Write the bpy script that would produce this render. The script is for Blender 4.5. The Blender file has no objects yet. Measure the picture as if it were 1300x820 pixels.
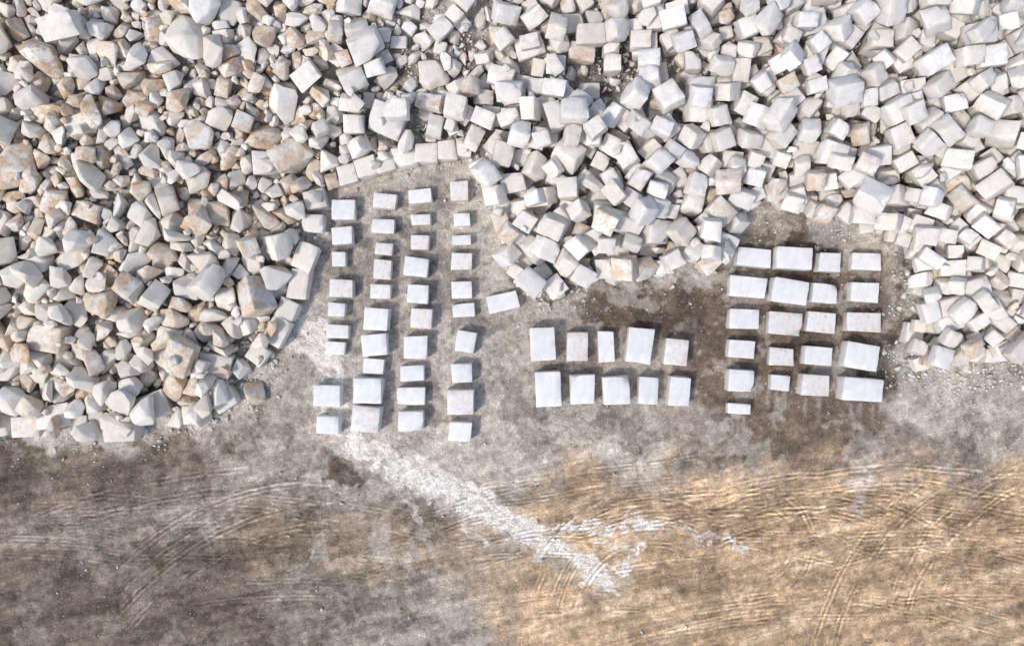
import bpy, bmesh, math, random, time
import numpy as np
from mathutils import Matrix, Vector, Euler, noise as mnoise
rng=np.random.default_rng(23); random.seed(7)
S=0.06; H=62.0
def w2(u,v,h=0.0):
    k=(H-h)/H
    return ((u-650)*S*k,(410-v)*S*k)
scene=bpy.context.scene
# ------------------------------------------------------------ helpers
def lattice(seed,n=256):
    return np.random.default_rng(seed).random((n,n)).astype(np.float32)
def vnoise(x,y,seed):
    L=lattice(seed); n=L.shape[0]
    xi=np.floor(x).astype(int); yi=np.floor(y).astype(int)
    fx=x-xi; fy=y-yi; fx=fx*fx*(3-2*fx); fy=fy*fy*(3-2*fy)
    a=L[xi%n,yi%n]; b=L[(xi+1)%n,yi%n]; c=L[xi%n,(yi+1)%n]; d=L[(xi+1)%n,(yi+1)%n]
    return (a*(1-fx)+b*fx)*(1-fy)+(c*(1-fx)+d*fx)*fy
def fbm(x,y,scale,seed,octs=4):
    s=0;a=1;t=0
    for i in range(octs):
        ca,sa=math.cos(i*1.1),math.sin(i*1.1)
        s=s+a*vnoise((x*ca-y*sa)/scale+17.3*i,(x*sa+y*ca)/scale+9.1*i,seed+i); t+=a; a*=.55; scale*=.48
    return s/t
def sstep(a,b,x):
    t=np.clip((x-a)/(b-a),0,1); return t*t*(3-2*t)
def seg_dist(u,v,pts):
    best=np.full(u.shape,1e9); along=np.zeros(u.shape)
    tot=0
    for (x0,y0),(x1,y1) in zip(pts[:-1],pts[1:]):
        dx,dy=x1-x0,y1-y0; L2=dx*dx+dy*dy; L=math.sqrt(L2)
        t=np.clip(((u-x0)*dx+(v-y0)*dy)/L2,0,1)
        d=np.hypot(u-x0-t*dx,v-y0-t*dy)
        m=d<best; best=np.where(m,d,best); along=np.where(m,tot+t*L,along); tot+=L
    return best,along
def inpoly(u,v,poly):
    ins=np.zeros(u.shape,bool); n=len(poly)
    for i in range(n):
        x0,y0=poly[i]; x1,y1=poly[(i+1)%n]
        if y0==y1: continue
        c=((y0>v)!=(y1>v))&(u<(x1-x0)*(v-y0)/(y1-y0)+x0)
        ins^=c
    return ins
EDGE=[(-260,515),(-40,528),(14,556),(60,548),(100,556),(165,562),(204,538),(232,546),(268,540),(296,510),(318,508),(340,470),(348,438),(374,405),(388,360),(408,300),(412,240),(440,232),(500,212),(560,202),(602,200),(612,240),(630,290),(640,345),(662,374),(690,384),(720,376),(760,362),(830,352),(900,352),(925,318),(950,270),(1010,272),(1060,290),(1118,302),(1140,345),(1146,395),(1138,440),(1150,478),(1200,462),(1300,458),(1560,450)]
POLY=EDGE+[(1560,-420),(-260,-420)]
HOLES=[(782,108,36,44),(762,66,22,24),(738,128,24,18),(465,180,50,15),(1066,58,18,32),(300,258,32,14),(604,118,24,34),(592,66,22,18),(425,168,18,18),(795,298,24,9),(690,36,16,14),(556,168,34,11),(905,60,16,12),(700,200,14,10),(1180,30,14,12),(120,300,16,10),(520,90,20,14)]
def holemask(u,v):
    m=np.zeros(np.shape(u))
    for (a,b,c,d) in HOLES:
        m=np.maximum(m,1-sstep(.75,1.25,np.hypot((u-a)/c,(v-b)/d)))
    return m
def terrain_h(u,v):
    d,_=seg_dist(u,v,EDGE); ins=inpoly(u,v,POLY)
    s=np.where(ins,d,0)*S
    h=2.0*sstep(0.5,14,s)*sstep(-400,-200,v)
    h=h*(1-.45*np.exp(-((u-770)/70)**2-((v-60)/140)**2))
    return h,s
# ------------------------------------------------------------ ground sheet
def grow(p,step,far,sg):
    out=[];d=step*2
    while abs(p)<far: p+=sg*d; out.append(p); d*=1.35
    return out
corex=np.arange(-43,43.01,0.062)
corey=np.concatenate([np.arange(-27,-7,0.058),np.arange(-7,12,0.075),np.arange(12,29,0.15)])
ax=np.concatenate([grow(corex[0],.062,900,-1)[::-1],corex,grow(corex[-1],.062,900,1)])
ay=np.concatenate([grow(corey[0],.06,900,-1)[::-1],corey,grow(corey[-1],.15,900,1)])
X,Y=np.meshgrid(ax,ay,indexing='ij')
U=X/S+650; V=410-Y/S
Z,SD=terrain_h(U,V)
ins=SD>0
wig=fbm(X,Y,5.0,11,5)-.5
wig2=fbm(X,Y,1.2,21,5)-.5
wig3=fbm(X,Y,.35,31,3)-.5
def C(r,g,b): return np.array([r,g,b])[None,None,:]
def mix(col,c,m): return col*(1-m[...,None])+c*m[...,None]
col=np.ones(X.shape+(3,))*C(.37,.325,.28)
Un=U+wig*110+wig2*50; Vn=V+(fbm(X,Y,5.,41,5)-.5)*100+(fbm(X,Y,1.2,51)-.5)*50
def blob(a,b,c,d,soft=.45):
    return 1-sstep(1-soft,1+soft,np.hypot((Un-a)/c,(Vn-b)/d))
col=mix(col,C(.40,.365,.325),blob(505,400,130,200))
col=mix(col,C(.49,.45,.40),blob(625,330,32,120)*.85)
col=mix(col,C(.48,.44,.385),blob(610,520,90,70)*.7)
col=mix(col,C(.14,.104,.076),blob(820,380,100,34,.25)*.94)
col=mix(col,C(.33,.285,.24),blob(780,475,110,55)*.85)
col=mix(col,C(.21,.168,.13),blob(905,480,50,60)*.6)
col=mix(col,C(.46,.42,.37),blob(690,575,130,40)*.7)
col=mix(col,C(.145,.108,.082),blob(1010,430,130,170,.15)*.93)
col=mix(col,C(.34,.295,.245),blob(1000,290,100,20)*.7)
col=mix(col,C(.19,.145,.108),blob(1010,560,160,34,.3)*.85)
col=mix(col,C(.37,.32,.27),blob(880,530,60,36)*.6)
band=sstep(535,560,Vn)*(1-sstep(300,470,Un))
col=mix(col,C(.170,.132,.102),band*.93)
col=mix(col,C(.30,.255,.21),band*blob(180,672,240,26)*.7)
col=mix(col,C(.42,.375,.325),blob(350,550,80,70)*.75)
col=mix(col,C(.37,.32,.27),blob(300,640,120,24)*.6)
col=mix(col,C(.13,.092,.066),blob(440,590,26,17,.2)*.9)
col=mix(col,C(.30,.228,.16),blob(480,690,170,50)*.75)
col=mix(col,C(.11,.10,.068),blob(60,560,90,14,.3)*.6)
tan=sstep(565,640,Vn+ (Un-900)*.07)*sstep(560,720,Un)
streak=fbm((X*math.cos(.2)-Y*math.sin(.2))*.16,(X*math.sin(.2)+Y*math.cos(.2)),1.0,71,4)
streak2=fbm((X*math.cos(-.35)-Y*math.sin(-.35))*.12,(X*math.sin(-.35)+Y*math.cos(-.35)),.5,81,3)
tcol=C(.50,.355,.22)*(0.58+.85*streak)[...,None]
tcol=mix(tcol,C(.64,.49,.335),sstep(.5,.72,streak2)*.65)
tcol=mix(tcol,C(.30,.205,.13),sstep(.50,.66,fbm(X,Y,3,91))*.55)
col=mix(col,tcol,tan*.95)
col=mix(col,C(.66,.58,.47),blob(790,585,60,18)*.6)
col=mix(col,C(.52,.48,.43),blob(1230,505,100,34)*.8)
col=mix(col,C(.60,.57,.53),blob(1105,610,18,40)*.5)
col=mix(col,C(.50,.455,.41),blob(1150,540,30,80)*.4)
col=col*(1+ (wig*.4+wig2*.75+wig3*.8))[...,None]
sm=fbm((X*.97+Y*.24)*.10,(-X*.24+Y*.97),.45,121,4)
south=sstep(520,600,V)
col=mix(col,col*1.4,sstep(.54,.66,sm)*.55*south)
col=mix(col,col*.62,sstep(.47,.36,sm)*.55*south)
damp=sstep(.54,.59,fbm(X,Y,2.2,131,6))
col=mix(col,col*.52,damp*.6*(1-tan*.75))
pale=sstep(.55,.63,fbm(X+50,Y,1.6,141,6))
col=mix(col,C(.57,.535,.48),pale*.40*(1-tan)*(1-band*.6))
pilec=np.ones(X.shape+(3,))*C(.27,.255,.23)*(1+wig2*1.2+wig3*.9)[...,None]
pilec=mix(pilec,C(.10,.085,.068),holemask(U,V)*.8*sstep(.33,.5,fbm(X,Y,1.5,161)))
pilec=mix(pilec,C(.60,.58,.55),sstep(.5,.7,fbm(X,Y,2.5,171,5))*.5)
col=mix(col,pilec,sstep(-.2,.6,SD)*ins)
edge,_=seg_dist(U,V,EDGE)
col=mix(col,C(.62,.59,.55),np.exp(-(edge/16)**2)*sstep(.42,.62,fbm(X,Y,1.1,181,5))*.6)
SL=[([(378,395),(398,425),(420,460),(430,500),(436,545),(458,572),(480,595),(510,600),(545,618),(575,622),(605,645),(640,662),(662,682),(700,694),(722,710),(748,728),(762,740)],9,10,1.),
    ([(436,548),(470,565),(520,588),(560,600),(600,622),(640,650),(690,672)],6,7,.85),
    ([(470,590),(500,612),(560,632),(620,664),(680,690)],3,5,.75),
    ([(690,684),(720,672),(745,666),(775,672),(800,660),(835,666)],4,5,.95),
    ([(835,666),(880,680),(940,692)],2,2.5,.7),([(712,700),(750,712),(790,724),(806,704),(812,690)],3.5,4,.85),([(350,405),(372,440),(400,452),(420,470)],4,9,.7),([(415,470),(400,500),(432,520)],3,6,.5),([(740,668),(770,690),(800,700)],2.5,3,.6),([(600,640),(590,670),(620,700)],2,3,.5),([(520,600),(505,632),(530,660)],2,3,.5)]
slm=np.zeros(X.shape)
rag=fbm(X,Y,.9,201,6); wv=fbm(X,Y,1.0,191)-.5
ca,sa=math.cos(.55),math.sin(.55)
fib=fbm((X*ca-Y*sa)*.25,(X*sa+Y*ca),.35,205,4)
fine=fbm(X,Y,.25,209,3)
for pts,w0,w1,st in SL:
    d,al=seg_dist(U+wig2*30+wig3*18,V+wv*30+wig3*18,pts)
    w=w0+(w1-w0)*np.clip(al/300,0,1)
    m=sstep(1.4,.7,d/w+ (rag-.5)*2.8+(fib-.5)*3.2)*st*(.6+.8*sstep(.35,.55,fib*.6+fine*.4))
    slm=np.maximum(slm,np.clip(m,0,1))
    slm=np.maximum(slm,.42*np.exp(-(d/(w*2.6))**2)*sstep(.46,.56,rag*.6+fib*.4))
col=mix(col,C(.80,.77,.72),slm*.93)
for (a,b,L) in [(937,530,46),(944,530,40),(930,528,34),(1022,508,30),(1080,515,26),(1092,515,20),(1108,515,28),(1117,512,18),(985,500,28),(996,500,24),(1040,506,20),(975,496,26)]:
    m=np.exp(-((U+wig3*4-a)/2.6)**2)*sstep(b-6,b,V)*(1-sstep(b+L*.4,b+L,V))
    col=mix(col,C(.43,.39,.35),m*.5)
J=int(np.searchsorted(ay,-7.0)); J0=int(np.searchsorted(ay,-40.0))
sl_=(slice(None),slice(J0,J))
dz=np.zeros(X.shape)
Us=U[sl_]+wig2[sl_]*4;Vs=V[sl_]+wig[sl_]*8;cs=col[sl_].copy();dzs=np.zeros(Us.shape)
brk=fbm(X[sl_],Y[sl_],2.4,211,3); brk2=fbm(X[sl_],Y[sl_],.5,215,3)
arcs=[]
r2=np.random.default_rng(5)
for (cx,cy,R,a0,a1,st) in [(420,1010,370,-135,-92,1.9),(455,1040,375,-140,-95,1.9),(830,790,95,-170,-70,.8),(830,790,128,-165,-60,.8),(850,810,165,-160,-80,.8),(960,690,45,-60,80,.6),(1010,900,250,-120,-60,.9),(1030,930,300,-110,-60,.9),(1400,860,260,-160,-110,1.),(1380,900,330,-165,-115,1.),(1150,1200,560,-115,-72,1.),(1150,1230,610,-115,-70,1.),(1000,1500,850,-103,-75,.9),(360,690,10,-90,90,.8),(380,1500,880,-110,-95,1.)]:
    for k in (0,5,24,29):
        arcs.append((cx,cy,R+k,a0,a1,1.7,st))
for i in range(32):
    cx=r2.uniform(650,1350); cy=r2.uniform(1200,2200); R=cy-r2.uniform(600,800); am=-90+r2.uniform(-14,14); sp=r2.uniform(3,9)
    for k in (0,4,22,26): arcs.append((cx,cy,R+k,am-sp,am+sp,1.5,.75))
for i in range(12):
    cx=r2.uniform(0,450); cy=r2.uniform(1300,2400); R=cy-r2.uniform(620,800); am=-90+r2.uniform(-8,8); sp=r2.uniform(3,7)
    for k in (0,4,22,26): arcs.append((cx,cy,R+k,am-sp,am+sp,1.6,.8))
for (cx,cy,R,a0,a1,w,st) in arcs:
    du=Us-cx; dv=Vs-cy; rr=np.hypot(du,dv); q=(rr-R)/w
    ii=np.nonzero(np.abs(q)<4)
    if len(ii[0])==0: continue
    ang=np.degrees(np.arctan2(dv[ii],du[ii])); qq=q[ii]
    g=sstep(a0-4,a0+4,ang)*(1-sstep(a1-4,a1+4,ang))*st*(.1+1.2*sstep(.40,.62,np.roll(brk,int(R*3),0)[ii]))*(.3+1.3*sstep(.3,.65,brk2[ii]))
    m=np.exp(-qq*qq)*g; s2=np.exp(-(np.abs(qq)-1.8)**2*2)*g
    dzs[ii]-=.03*m; dzs[ii]+=.018*s2
    c=cs[ii]; c=c*(1+.42*np.clip(m,0,1)[:,None]); c=c*(1-.28*np.clip(s2,0,1)[:,None]); cs[ii]=c
col[sl_]=cs; dz[sl_]=dzs
Z=Z+dz+(wig2*.10+wig3*.07)*(1+ins*2.5)+tan*(streak2-.5)*.12
dist=np.hypot(X,Y)
Z=np.where(dist>60,(fbm(X,Y,60,311)-.5)*3*sstep(60,160,dist),Z)
col=np.clip(col,.02,.88)
nx,ny=X.shape
me=bpy.data.meshes.new("quarry_ground")
co=np.stack([X,Y,Z],-1).reshape(-1,3).astype(np.float32)
idx=np.arange(nx*ny).reshape(nx,ny)
q=np.stack([idx[:-1,:-1],idx[1:,:-1],idx[1:,1:],idx[:-1,1:]],-1).reshape(-1,4)
def fill(me,co,q):
    me.vertices.add(len(co)); me.vertices.foreach_set("co",co.ravel())
    me.loops.add(q.size); me.loops.foreach_set("vertex_index",q.ravel().astype(np.int32))
    me.polygons.add(len(q)); me.polygons.foreach_set("loop_start",(np.arange(len(q))*q.shape[1]).astype(np.int32))
    me.update(calc_edges=True)
fill(me,co,q)
me.polygons.foreach_set("use_smooth",np.ones(len(q),bool))
at=me.color_attributes.new("tint",'FLOAT_COLOR','POINT')
at.data.foreach_set("color",np.concatenate([col.reshape(-1,3),np.ones((nx*ny,1))],1).astype(np.float32).ravel())
ground=bpy.data.objects.new("quarry_ground",me); scene.collection.objects.link(ground)
# ------------------------------------------------------------ materials
def newmat(name):
    m=bpy.data.materials.new(name); m.use_nodes=True
    nt=m.node_tree; b=nt.nodes["Principled BSDF"]; return m,nt,b
def N(nt,t,**k):
    n=nt.nodes.new(t)
    for a,v in k.items(): setattr(n,a,v)
    return n
def mixn(nt,a,b,f,mode='MIX'):
    n=N(nt,'ShaderNodeMix',data_type='RGBA',blend_type=mode)
    for s,v in ((6,a),(7,b),(0,f)):
        if hasattr(v,'links'): nt.links.new(v,n.inputs[s])
        else: n.inputs[s].default_value=v
    return n.outputs[2]
def noise(nt,vec,scale,detail=6,rough=.6):
    n=N(nt,'ShaderNodeTexNoise'); n.inputs['Scale'].default_value=scale; n.inputs['Detail'].default_value=detail; n.inputs['Roughness'].default_value=rough
    nt.links.new(vec,n.inputs['Vector']); return n.outputs['Fac']
def ramp(nt,f,a,b,ca=(0,0,0,1),cb=(1,1,1,1)):
    n=N(nt,'ShaderNodeValToRGB'); e=n.color_ramp.elements; e[0].position=a; e[1].position=b; e[0].color=ca; e[1].color=cb
    nt.links.new(f,n.inputs[0]); return n.outputs[0]
def mul(nt,a,b):
    n=N(nt,'ShaderNodeMath',operation='MULTIPLY')
    for i,v in enumerate((a,b)):
        if hasattr(v,'links'): nt.links.new(v,n.inputs[i])
        else: n.inputs[i].default_value=v
    return n.outputs[0]
gm,nt,b=newmat("packed_earth")
tc=N(nt,'ShaderNodeTexCoord').outputs['Object']
at_=N(nt,'ShaderNodeAttribute',attribute_name="tint")
c=at_.outputs['Color']
n1=noise(nt,tc,1.7,9,.78); n2=noise(nt,tc,9,4,.8)
c=mixn(nt,c,ramp(nt,n1,.35,.65,(.66,.645,.63,1),(1.32,1.33,1.34,1)),1.0,'MULTIPLY')
c=mixn(nt,c,ramp(nt,n2,.35,.65,(.60,.59,.58,1),(1.40,1.40,1.40,1)),1.0,'MULTIPLY')
for sc_,lo,hi,st in ((2.6,.07,.10,.9),(5.5,.13,.17,.7)):
    vo=N(nt,'ShaderNodeTexVoronoi'); vo.inputs['Scale'].default_value=sc_; nt.links.new(tc,vo.inputs['Vector'])
    peb=ramp(nt,vo.outputs['Distance'],lo,hi,(1,1,1,1),(0,0,0,1))
    sp=ramp(nt,noise(nt,tc,.5+sc_*.1,4,.6),.45,.58)
    c=mixn(nt,c,(.74,.71,.66,1),mul(nt,mul(nt,peb,sp),st))
nt.links.new(c,b.inputs['Base Color']); b.inputs['Roughness'].default_value=.93
b.inputs['Specular IOR Level'].default_value=.2
bp=N(nt,'ShaderNodeBump'); bp.inputs['Strength'].default_value=.7; bp.inputs['Distance'].default_value=.05
nt.links.new(noise(nt,tc,6,8,.8),bp.inputs['Height']); nt.links.new(bp.outputs[0],b.inputs['Normal'])
me.materials.append(gm)
def marble(name,dirt,vein,rough):
    m,nt,b=newmat(name)
    tc=N(nt,'ShaderNodeTexCoord').outputs['Object']
    at_=N(nt,'ShaderNodeAttribute',attribute_name="tint")
    c=at_.outputs['Color']; al=at_.outputs['Alpha']
    c=mixn(nt,c,ramp(nt,noise(nt,tc,1.1,9,.7),.3,.72,(.85,.85,.85,1),(1.08,1.08,1.08,1)),1.0,'MULTIPLY')
    st=ramp(nt,noise(nt,tc,.8,8,.7),.44,.56)
    c=mixn(nt,c,(.62,.42,.25,1),mul(nt,st,al))
    st2=ramp(nt,noise(nt,tc,2.6,8,.7),.52,.64)
    c=mixn(nt,c,(.40,.255,.15,1),mul(nt,mul(nt,st2,al),.9))
    w=N(nt,'ShaderNodeTexWave'); w.inputs['Scale'].default_value=.35; w.inputs['Distortion'].default_value=14; w.inputs['Detail'].default_value=5
    nt.links.new(tc,w.inputs['Vector'])
    c=mixn(nt,c,(.55,.55,.56,1),mul(nt,ramp(nt,w.outputs['Fac'],.0,.12,(1,1,1,1),(0,0,0,1)),vein))
    c=mixn(nt,c,(.53,.465,.39,1),mul(nt,ramp(nt,noise(nt,tc,4.5,8,.75),.53,.68),dirt))
    nt.links.new(c,b.inputs['Base Color']); b.inputs['Roughness'].default_value=rough; b.inputs['Specular IOR Level'].default_value=.35
    bp=N(nt,'ShaderNodeBump'); bp.inputs['Strength'].default_value=.5 if dirt>.2 else .25; bp.inputs['Distance'].default_value=.07
    nt.links.new(noise(nt,tc,3.5,9,.72),bp.inputs['Height']); nt.links.new(bp.outputs[0],b.inputs['Normal'])
    return m
m_pile=marble("rough_marble",.40,.22,.8); m_saw=marble("sawn_marble",.12,.22,.45)
# ------------------------------------------------------------ rock shapes
MAP={-3:-1,-2:-.95,-1:-.4,0:0,1:.4,2:.95,3:1}
def block_mesh(r,name,warp=.10,wear=.05,chips=2):
    bm=bmesh.new(); bmesh.ops.create_cube(bm,size=2.0)
    bmesh.ops.subdivide_edges(bm,edges=bm.edges[:],cuts=5,use_grid_fill=True)
    cor=r.uniform(-warp,warp,(2,2,2,3)); chip=[(r.choice([-1,1]),r.choice([-1,1]),r.choice([-1,1]),r.uniform(.3,1.)) for _ in range(chips)]
    off=r.uniform(0,50,3)
    for v in bm.verts:
        p=np.array([MAP[int(round(x*3))] for x in v.co],float)
        n=int((np.abs(p)>.99).sum()); o=p.copy()
        if n>=2:
            pull=r.uniform(.1,2.)*wear*(1 if n==2 else 1.7)
            o=np.where(np.abs(p)>.99,p*(1-pull),p)
        for (a,b_,c_,s) in chip:
            d=np.linalg.norm(p-np.array([a,b_,c_]))
            if d<.75: o=o-np.array([a,b_,c_])*s*.35*(1-d/.75)
        t=(p+1)/2; w=np.zeros(3)
        for i in (0,1):
            for j in (0,1):
                for k in (0,1):
                    w+=cor[i,j,k]*(t[0] if i else 1-t[0])*(t[1] if j else 1-t[1])*(t[2] if k else 1-t[2])
        nn=mnoise.noise(Vector(p*1.3+off))*.03
        o=(o+w)*(1+nn)
        v.co=Vector(o*.5)
    me=bpy.data.meshes.new(name); bm.to_mesh(me); bm.free(); return me
def boulder_mesh(r,name):
    bm=bmesh.new()
    n=r.integers(12,20)
    ax_=np.array([1,r.uniform(.70,1),r.uniform(.6,.9)])
    for i in range(n):
        d=r.normal(size=3); d/=np.linalg.norm(d)
        d=np.sign(d)*np.abs(d)**.75
        bm.verts.new(Vector(d/np.linalg.norm(d)*r.uniform(.84,1.12)*ax_*.57))
    res=bmesh.ops.convex_hull(bm,input=bm.verts[:])
    dele=[e for e in set(res['geom_interior'])|set(res['geom_unused']) if isinstance(e,bmesh.types.BMVert)]
    if dele: bmesh.ops.delete(bm,geom=dele,context='VERTS')
    bmesh.ops.dissolve_limit(bm,angle_limit=.3,verts=bm.verts[:],edges=bm.edges[:])
    bmesh.ops.bevel(bm,geom=bm.edges[:]+bm.verts[:],offset=.032,segments=2,profile=.5,affect='EDGES',clamp_overlap=True)
    bmesh.ops.triangulate(bm,faces=bm.faces[:])
    bmesh.ops.subdivide_edges(bm,edges=[e for e in bm.edges if e.calc_length()>.22],cuts=2)
    bmesh.ops.triangulate(bm,faces=bm.faces[:])
    off=Vector(r.uniform(0,50,3))
    for v in bm.verts:
        v.co*=1+mnoise.noise(v.co*3+off)*.07+mnoise.noise(v.co*8+off)*.035
    me=bpy.data.meshes.new(name); bm.to_mesh(me); bm.free(); return me
NB=32
blocks=[block_mesh(rng,"b%d"%i,.14,.022,int(rng.integers(0,4))) for i in range(NB)]
bould=[boulder_mesh(rng,"r%d"%i) for i in range(NB)]
def arrays(me):
    co=np.empty(len(me.vertices)*3); me.vertices.foreach_get("co",co)
    me.calc_loop_triangles()
    t=np.empty(len(me.loop_triangles)*3,int); me.loop_triangles.foreach_get("vertices",t)
    return co.reshape(-1,3),t.reshape(-1,3)
A_b=[arrays(m) for m in blocks]; A_r=[arrays(m) for m in bould]
# ------------------------------------------------------------ regions
def stain(r,p,hi):
    return r.uniform(.55,1.)*hi if r.random()<p else r.uniform(0,.22)*(r.random()<.6)
def region(u,v,r):
    if u<335 and v>285-.15*u+20:
        return ('r' if r.random()<.93 else 'b', r.uniform(26,38), r.uniform(.6,1.4), stain(r,.33,.85))
    if u<430:
        s=r.choice([18,25,31,40,54],p=[.22,.28,.27,.17,.06])*r.uniform(.9,1.1)
        return ('r' if r.random()<.94 else 'b',s,r.uniform(.2,1.4),stain(r,.42,1.))
    if u<640+ (100-v)*.4:
        s=r.choice([16,21,27,36],p=[.3,.35,.27,.08])*r.uniform(.9,1.1)
        return ('r' if r.random()<.5 else 'b',s,r.uniform(.1,.8),stain(r,.15,.8))
    if v<60 and r.random()<.3:
        return ('r',r.uniform(18,36),r.uniform(.1,.8),stain(r,.2,.8))
    if u>1130 and v>270:
        return ('b',r.uniform(16,23.5),r.uniform(.1,.9),stain(r,.14,.7))
    return ('b' if r.random()<.95 else 'r',r.uniform(18,26),r.uniform(0,.8),stain(r,.10,.7))
edge_wall=[
 (441,221,24,22,15),(464,212,27,24,12),(488,206,26,23,8),(514,199,30,24,6),(542,193,28,24,0),(567,190,24,25,4),(588,188,20,22,0),
 (398,252,26,24,10),(397,284,27,22,-4),(386,326,26,34,-22),(378,361,23,38,-16),(364,393,26,24,-26),(350,421,25,36,-22),(326,450,24,24,-38),
 (30,541,34,27,-4),(65,529,42,30,14),(100,540,22,26,0),(122,537,20,26,4),(151,545,42,30,-3),(188,517,44,32,24),(247,526,34,22,12),(283,508,30,24,30)]
bodies=[]
tmpcol=bpy.data.collections.new("tmp"); scene.collection.children.link(tmpcol)
for L in range(5):
    P=np.zeros((0,3))
    M=17000 if L<4 else 2500
    us=rng.uniform(-50,1350,M); vs=rng.uniform(-45,560,M)
    ii=inpoly(us,vs,POLY); dd,_=seg_dist(us,vs,EDGE)
    hm=holemask(us,vs); th,_=terrain_h(us,vs)
    thin=fbm(us*S,vs*S,4.0,777,2)
    for i in range(M):
        if not ii[i] or hm[i]>.05: continue
        u,v=us[i],vs[i]
        kind,s,cr,stn=region(u,v,rng)
        if L==4:
            if u>650 and rng.random()<.8: continue
            s=rng.uniform(9,15); kind='r'
            if rng.random()<.35: continue
        if dd[i]<s*.62: continue
        if L>=2 and dd[i]<(15 if L==2 else 26): continue
        if L==3 and thin[i]<.50: continue
        if L in(2,3) and 440<u<640 and v<185: continue
        rad=s*(.59 if kind=='b' else .53)
        if len(P):
            d=np.hypot(P[:,0]-u,P[:,1]-v)
            if (d<P[:,2]+rad).any(): continue
        P=np.vstack([P,[u,v,rad]])
        k=int(rng.integers(NB)); src=(blocks if kind=='b' else bould)[k]
        ob=bpy.data.objects.new("t",src)
        x,y=(u-650)*S,(410-v)*S
        sz=s*S
        if kind=='b': sc=(sz*rng.uniform(.85,1.35),sz*rng.uniform(.80,1.08),sz*rng.uniform(.75,1.0)); rot=Euler((rng.normal()*.08,rng.normal()*.08,rng.normal()*.4+ .35*math.sin(u/140)+.5*math.cos(v/90)))
        else: sc=(sz*rng.uniform(.95,1.25),sz*rng.uniform(.9,1.1),sz*rng.uniform(.8,1.05)); rot=Euler(rng.uniform(-3,3,3))
        ob.scale=sc; ob.rotation_euler=rot
        ob.location=(x,y,th[i]+sz*.65+L*1.95+rng.uniform(0,.3))
        tmpcol.objects.link(ob); bodies.append((ob,kind,k,cr,stn,s))
walls=[];perim=[]
for (u,v,w,h,a) in edge_wall:
    hh=min(w,h)*S*rng.uniform(.85,1.0)
    x,y=w2(u,v,hh); k=(H-hh)/H
    ob=bpy.data.objects.new("t",blocks[int(rng.integers(NB))])
    ob.scale=(w*S*k,h*S*k,hh); ob.rotation_euler=(0,0,math.radians(a+rng.normal()*4)); ob.location=(x,y,hh*.5-.02)
    tmpcol.objects.link(ob); walls.append(ob); perim.append(ob)
cubem=bpy.data.meshes.new("c"); bm=bmesh.new(); bmesh.ops.create_cube(bm,size=1); bm.to_mesh(cubem); bm.free()
form=[]
for (a,b_) in zip(EDGE[:-1],EDGE[1:]):
    x0,y0=(a[0]-650)*S,(410-a[1])*S; x1,y1=(b_[0]-650)*S,(410-b_[1])*S
    L=math.hypot(x1-x0,y1-y0); an=math.atan2(y1-y0,x1-x0)
    ob=bpy.data.objects.new("f",cubem); ob.scale=(L+.3,.6,14); ob.rotation_euler=(0,0,an)
    ob.location=((x0+x1)/2+math.sin(an)*.3,(y0+y1)/2-math.cos(an)*.3,6); tmpcol.objects.link(ob); form.append(ob)
tx=np.arange(-50,50.1,1.0); ty=np.arange(-14,36.1,1.0)
TX,TY=np.meshgrid(tx,ty,indexing='ij'); tz,_=terrain_h(TX/S+650,410-TY/S)
tme=bpy.data.meshes.new("tc"); ti=np.arange(TX.size).reshape(TX.shape)
fill(tme,np.stack([TX,TY,tz],-1).reshape(-1,3).astype(np.float32),np.stack([ti[:-1,:-1],ti[1:,:-1],ti[1:,1:],ti[:-1,1:]],-1).reshape(-1,4))
tob=bpy.data.objects.new("tc",tme); tmpcol.objects.link(tob)
bpy.ops.rigidbody.world_add()
rw=scene.rigidbody_world
rw.substeps_per_frame=4; rw.solver_iterations=8
def add(obs,typ):
    for o in bpy.context.view_layer.objects: o.select_set(False)
    for o in obs: o.select_set(True)
    bpy.context.view_layer.objects.active=obs[0]
    bpy.ops.rigidbody.objects_add(type=typ)
allb=[b_[0] for b_ in bodies]
add(allb,'ACTIVE'); add(walls+form+[tob],'PASSIVE')
for (o,k,*_r) in bodies:
    rb=o.rigid_body; rb.collision_shape='BOX' if k=='b' else 'CONVEX_HULL'; rb.friction=.9; rb.restitution=0; rb.linear_damping=.1; rb.angular_damping=.5
    rb.mass=float(o.scale[0]*o.scale[1]*o.scale[2]); rb.use_margin=True; rb.collision_margin=.02
for o in walls+form: o.rigid_body.collision_shape='BOX'; o.rigid_body.friction=.5
for o in form:  # formwork is struck before the heap has fully settled so the toe slumps naturally
    pass
tob.rigid_body.collision_shape='MESH'; tob.rigid_body.friction=.95
NF=80
for o in form:
    l=o.location.copy(); o.rigid_body.kinematic=True
    o.keyframe_insert('location',frame=62); o.location=l+Vector((0,0,40)); o.keyframe_insert('location',frame=63)
scene.frame_start=1; scene.frame_end=NF; rw.point_cache.frame_start=1; rw.point_cache.frame_end=NF
for f in range(1,NF+1):
    scene.frame_set(f)
dg=bpy.context.evaluated_depsgraph_get()
mats=[np.array(o.evaluated_get(dg).matrix_world) for o in allb]
pm=[(o.data,np.array(o.matrix_basis)) for o in perim]
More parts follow.
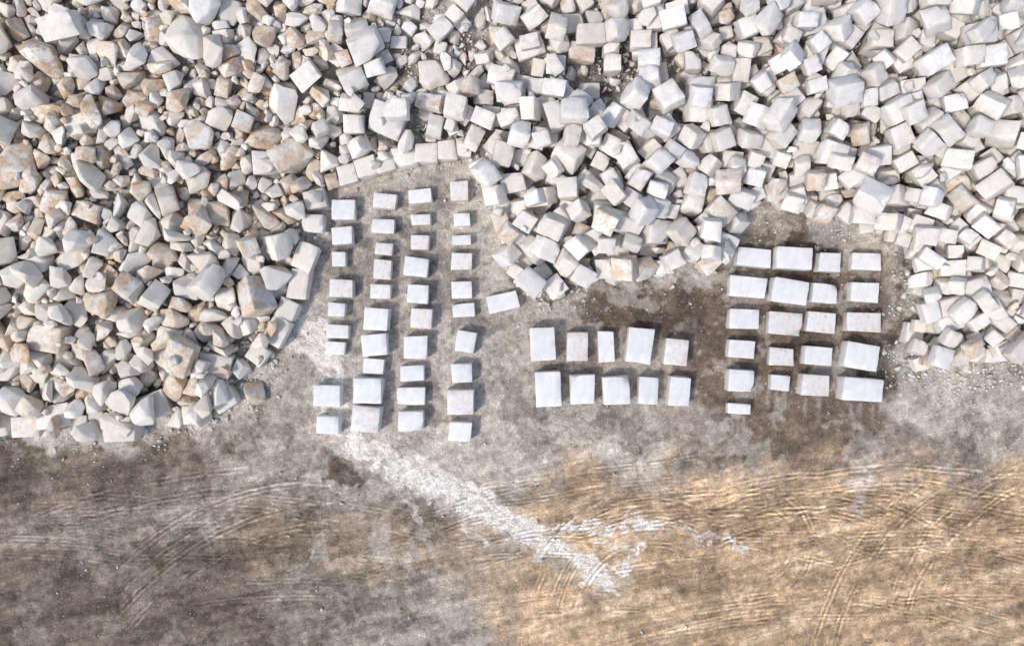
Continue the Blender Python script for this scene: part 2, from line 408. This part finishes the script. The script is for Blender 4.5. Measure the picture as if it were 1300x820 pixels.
# ------------------------------------------------------------ assemble
def assemble(name,items,mat):
    cs=[];ts=[];cl=[];o=0
    for (vv,tt,M,c4) in items:
        cs.append(vv@M[:3,:3].T+M[:3,3]); ts.append(tt+o); o+=len(vv); cl.append(np.tile(c4,(len(vv),1)))
    me=bpy.data.meshes.new(name); fill(me,np.concatenate(cs).astype(np.float32),np.concatenate(ts))
    a=me.color_attributes.new("tint",'FLOAT_COLOR','POINT'); a.data.foreach_set("color",np.concatenate(cl).astype(np.float32).ravel())
    me.materials.append(mat); ob=bpy.data.objects.new(name,me); scene.collection.objects.link(ob); return ob
def tint(cr,stn,r):
    g=r.uniform(.73,.89)
    return np.array([g,g*(.985-.03*cr),g*(.965-.10*cr),stn])
it_b=[];it_r=[]
for (bd,M) in zip(bodies,mats):
    o,kind,k,cr,stn,s=bd
    if not (-50<M[0,3]<50 and M[2,3]>-2): continue
    A=(A_b if kind=='b' else A_r)[k]
    (it_b if kind=='b' else it_r).append((A[0],A[1],M,tint(cr,stn,rng)))
assemble("cut_marble_block_stockpile",it_b,m_pile)
assemble("marble_boulder_stockpile",it_r,m_pile)
def single(name,vv,tt,M,c4,mat):
    c=M[:3,3].copy(); M2=M.copy(); M2[:3,3]=0
    ob=assemble(name,[(vv,tt,M2,c4)],mat); ob.location=Vector(c); return ob
for (d,M) in pm:
    k=blocks.index(d); single("perimeter_marble_block",A_b[k][0],A_b[k][1],M,tint(.6,rng.uniform(0,.35),rng),m_pile)
yard=[(436,266,29,25,0),(434,299,25,22,3),(430,329,18,19,0),(433,366,29,22,-2),(427,393,22,17,-3),(428,421,29,17,-3),(425,442,24,16,-4),(415,503,34,27,-2),(416,540,28,23,-3),
(488,255,29,19,-6),(486,287,28,18,-2),(487,316,22,15,-4),(485,342,22,24,-3),(483,370,25,18,-2),(477,405,31,27,-3),(475,438,32,27,4),(474,465,26,19,-4),(466,496,36,32,-3),(464,532,34,33,-6),
(533,249,29,17,6),(534,279,25,13,2),(533,308,23,18,-2),(528,339,30,24,-7),(530,373,26,23,-4),(535,404,26,25,-3),(527,441,30,29,0),(523,474,31,20,2),(521,503,35,22,0),(521,535,32,25,2),
(583,242,22,24,3),(586,279,21,16,3),(586,305,24,12,2),(586,332,26,21,0),(586,368,26,21,2),(588,394,28,17,4),(591,434,25,27,-9),(586,474,26,24,2),(584,511,34,31,0),(584,548,28,23,-3),
(638,384,40,22,13),
(689,438,31,42,3),(733,440,26,36,0),(770,440,20,39,3),(813,439,31,44,-7),(859,447,29,33,-6),
(696,494,32,45,2),(740,494,31,37,0),(783,496,33,36,3),(824,496,25,34,-2),(863,497,26,37,-5),
(958,327,41,23,-5),(950,364,45,26,-6),(946,405,37,25,-3),(942,443,33,22,-4),(942,484,32,28,-3),(939,519,28,13,-3),
(1009,328,44,27,-3),(1004,370,43,30,-8),(998,411,42,28,-5),(993,453,30,22,-4),(991,486,24,19,-4),
(1054,333,27,24,-4),(1048,372,30,25,-5),(1044,409,35,26,-5),(1040,452,34,23,-5),(1036,489,34,26,-3),
(1101,332,36,21,-2),(1099,371,35,25,-3),(1098,409,43,24,-2),(1095,453,41,33,-9),(1096,495,50,29,-3)]
for i,(u,v,w,h,a) in enumerate(yard):
    me_=block_mesh(rng,"tmpb",.06,.014,int(rng.random()<.25)); A=arrays(me_); bpy.data.meshes.remove(me_)
    hh=S*min(max(min(w,h),18),32)*rng.uniform(.7,.9)
    x,y=w2(u,v,hh); k=(H-hh)/H
    g=rng.uniform(.79,.87)
    M=np.array(Matrix.LocRotScale(Vector((x,y,hh*.5-.03)),Euler((0,0,math.radians(a))),Vector((w*S*k,h*S*k,hh))))
    single("sawn_marble_block",A[0],A[1],M,np.array([g*.99,g*.995,g*1.0,.35*(rng.random()<.3)]),m_saw)
# ------------------------------------------------------------ loose rubble
pebs=[]
for i in range(14):
    bm=bmesh.new()
    for j in range(9):
        d=rng.normal(size=3); d/=np.linalg.norm(d); bm.verts.new(Vector(d*np.array([1,.8,.6])*rng.uniform(.4,.55)))
    res=bmesh.ops.convex_hull(bm,input=bm.verts[:])
    dele=[e for e in set(res['geom_interior'])|set(res['geom_unused']) if isinstance(e,bmesh.types.BMVert)]
    if dele: bmesh.ops.delete(bm,geom=dele,context='VERTS')
    mm=bpy.data.meshes.new("p"); bm.to_mesh(mm); bm.free(); pebs.append(arrays(mm)); bpy.data.meshes.remove(mm)
M=120000
us=rng.uniform(-60,1360,M); vs=rng.uniform(-60,830,M)
th,sd=terrain_h(us,vs); dd,_=seg_dist(us,vs,EDGE); ii=inpoly(us,vs,POLY)
cl=fbm(us*S,vs*S,2.0,401,4)
prob=np.where(ii,.18,.0)+np.where(~ii,.36*np.exp(-dd/14)+.02,0)
prob+=np.where(~ii,.7*np.exp(-((us-1225)/75)**2-((vs-485)/28)**2),0)+np.where(~ii,.35*np.exp(-((us-1160)/16)**2-((vs-440)/60)**2),0)
prob*=sstep(.34,.6,cl)*1.6
prob+=np.where(ii,holemask(us,vs)*.22,0)
sel=rng.random(M)<prob
it=[]
for u,v,z,d,inn in zip(us[sel],vs[sel],th[sel],dd[sel],ii[sel]):
    s=.10+rng.exponential(.11)
    if inn: s*=1.9
    elif d>40: s*=.7
    elif d<14 and rng.random()<.08: s*=2.5
    s=min(s,.9)
    A=pebs[int(rng.integers(14))]; g=rng.uniform(.55,.86); cr=rng.uniform(0,.8)
    Mx=np.array(Matrix.LocRotScale(Vector(((u-650)*S,(410-v)*S,z+s*.12)),Euler(rng.uniform(-3,3,3)),Vector((s,s,s*.8))))
    it.append((A[0],A[1],Mx,np.array([g,g*(1-.04*cr),g*(1-.13*cr),0])))
assemble("marble_rubble",it,m_pile)
for o in list(tmpcol.objects): bpy.data.objects.remove(o)
bpy.data.collections.remove(tmpcol)
bpy.ops.rigidbody.world_remove()
scene.frame_set(1)
# ------------------------------------------------------------ light
el=math.radians(55); az=math.radians(215)
d=Vector((math.cos(az)*math.cos(el),math.sin(az)*math.cos(el),math.sin(el)))
sl=bpy.data.lights.new("sun",'SUN'); sl.energy=1.95; sl.angle=math.radians(6); sl.color=(1,.955,.90)
so=bpy.data.objects.new("sun",sl); so.rotation_euler=d.to_track_quat('Z','Y').to_euler(); so.location=d*100; scene.collection.objects.link(so)
w=bpy.data.worlds.new("World"); scene.world=w; w.use_nodes=True; nt=w.node_tree
sk=nt.nodes.new('ShaderNodeTexSky'); sk.sky_type='NISHITA'; sk.sun_disc=False; sk.sun_elevation=el
sk.sun_rotation=math.atan2(d.x,d.y); sk.dust_density=3.0; sk.ozone_density=1.0
nt.links.new(sk.outputs[0],nt.nodes['Background'].inputs[0]); nt.nodes['Background'].inputs[1].default_value=.145
# ------------------------------------------------------------ camera
cam=bpy.data.cameras.new("camera"); co_=bpy.data.objects.new("camera",cam); scene.collection.objects.link(co_)
co_.location=(0,0,H); co_.rotation_euler=(0,0,0); cam.sensor_width=36; cam.lens=36*H/(1300*S); cam.clip_end=3000
scene.camera=co_
scene.view_settings.view_transform='Standard'; scene.view_settings.look='None'; scene.view_settings.exposure=0
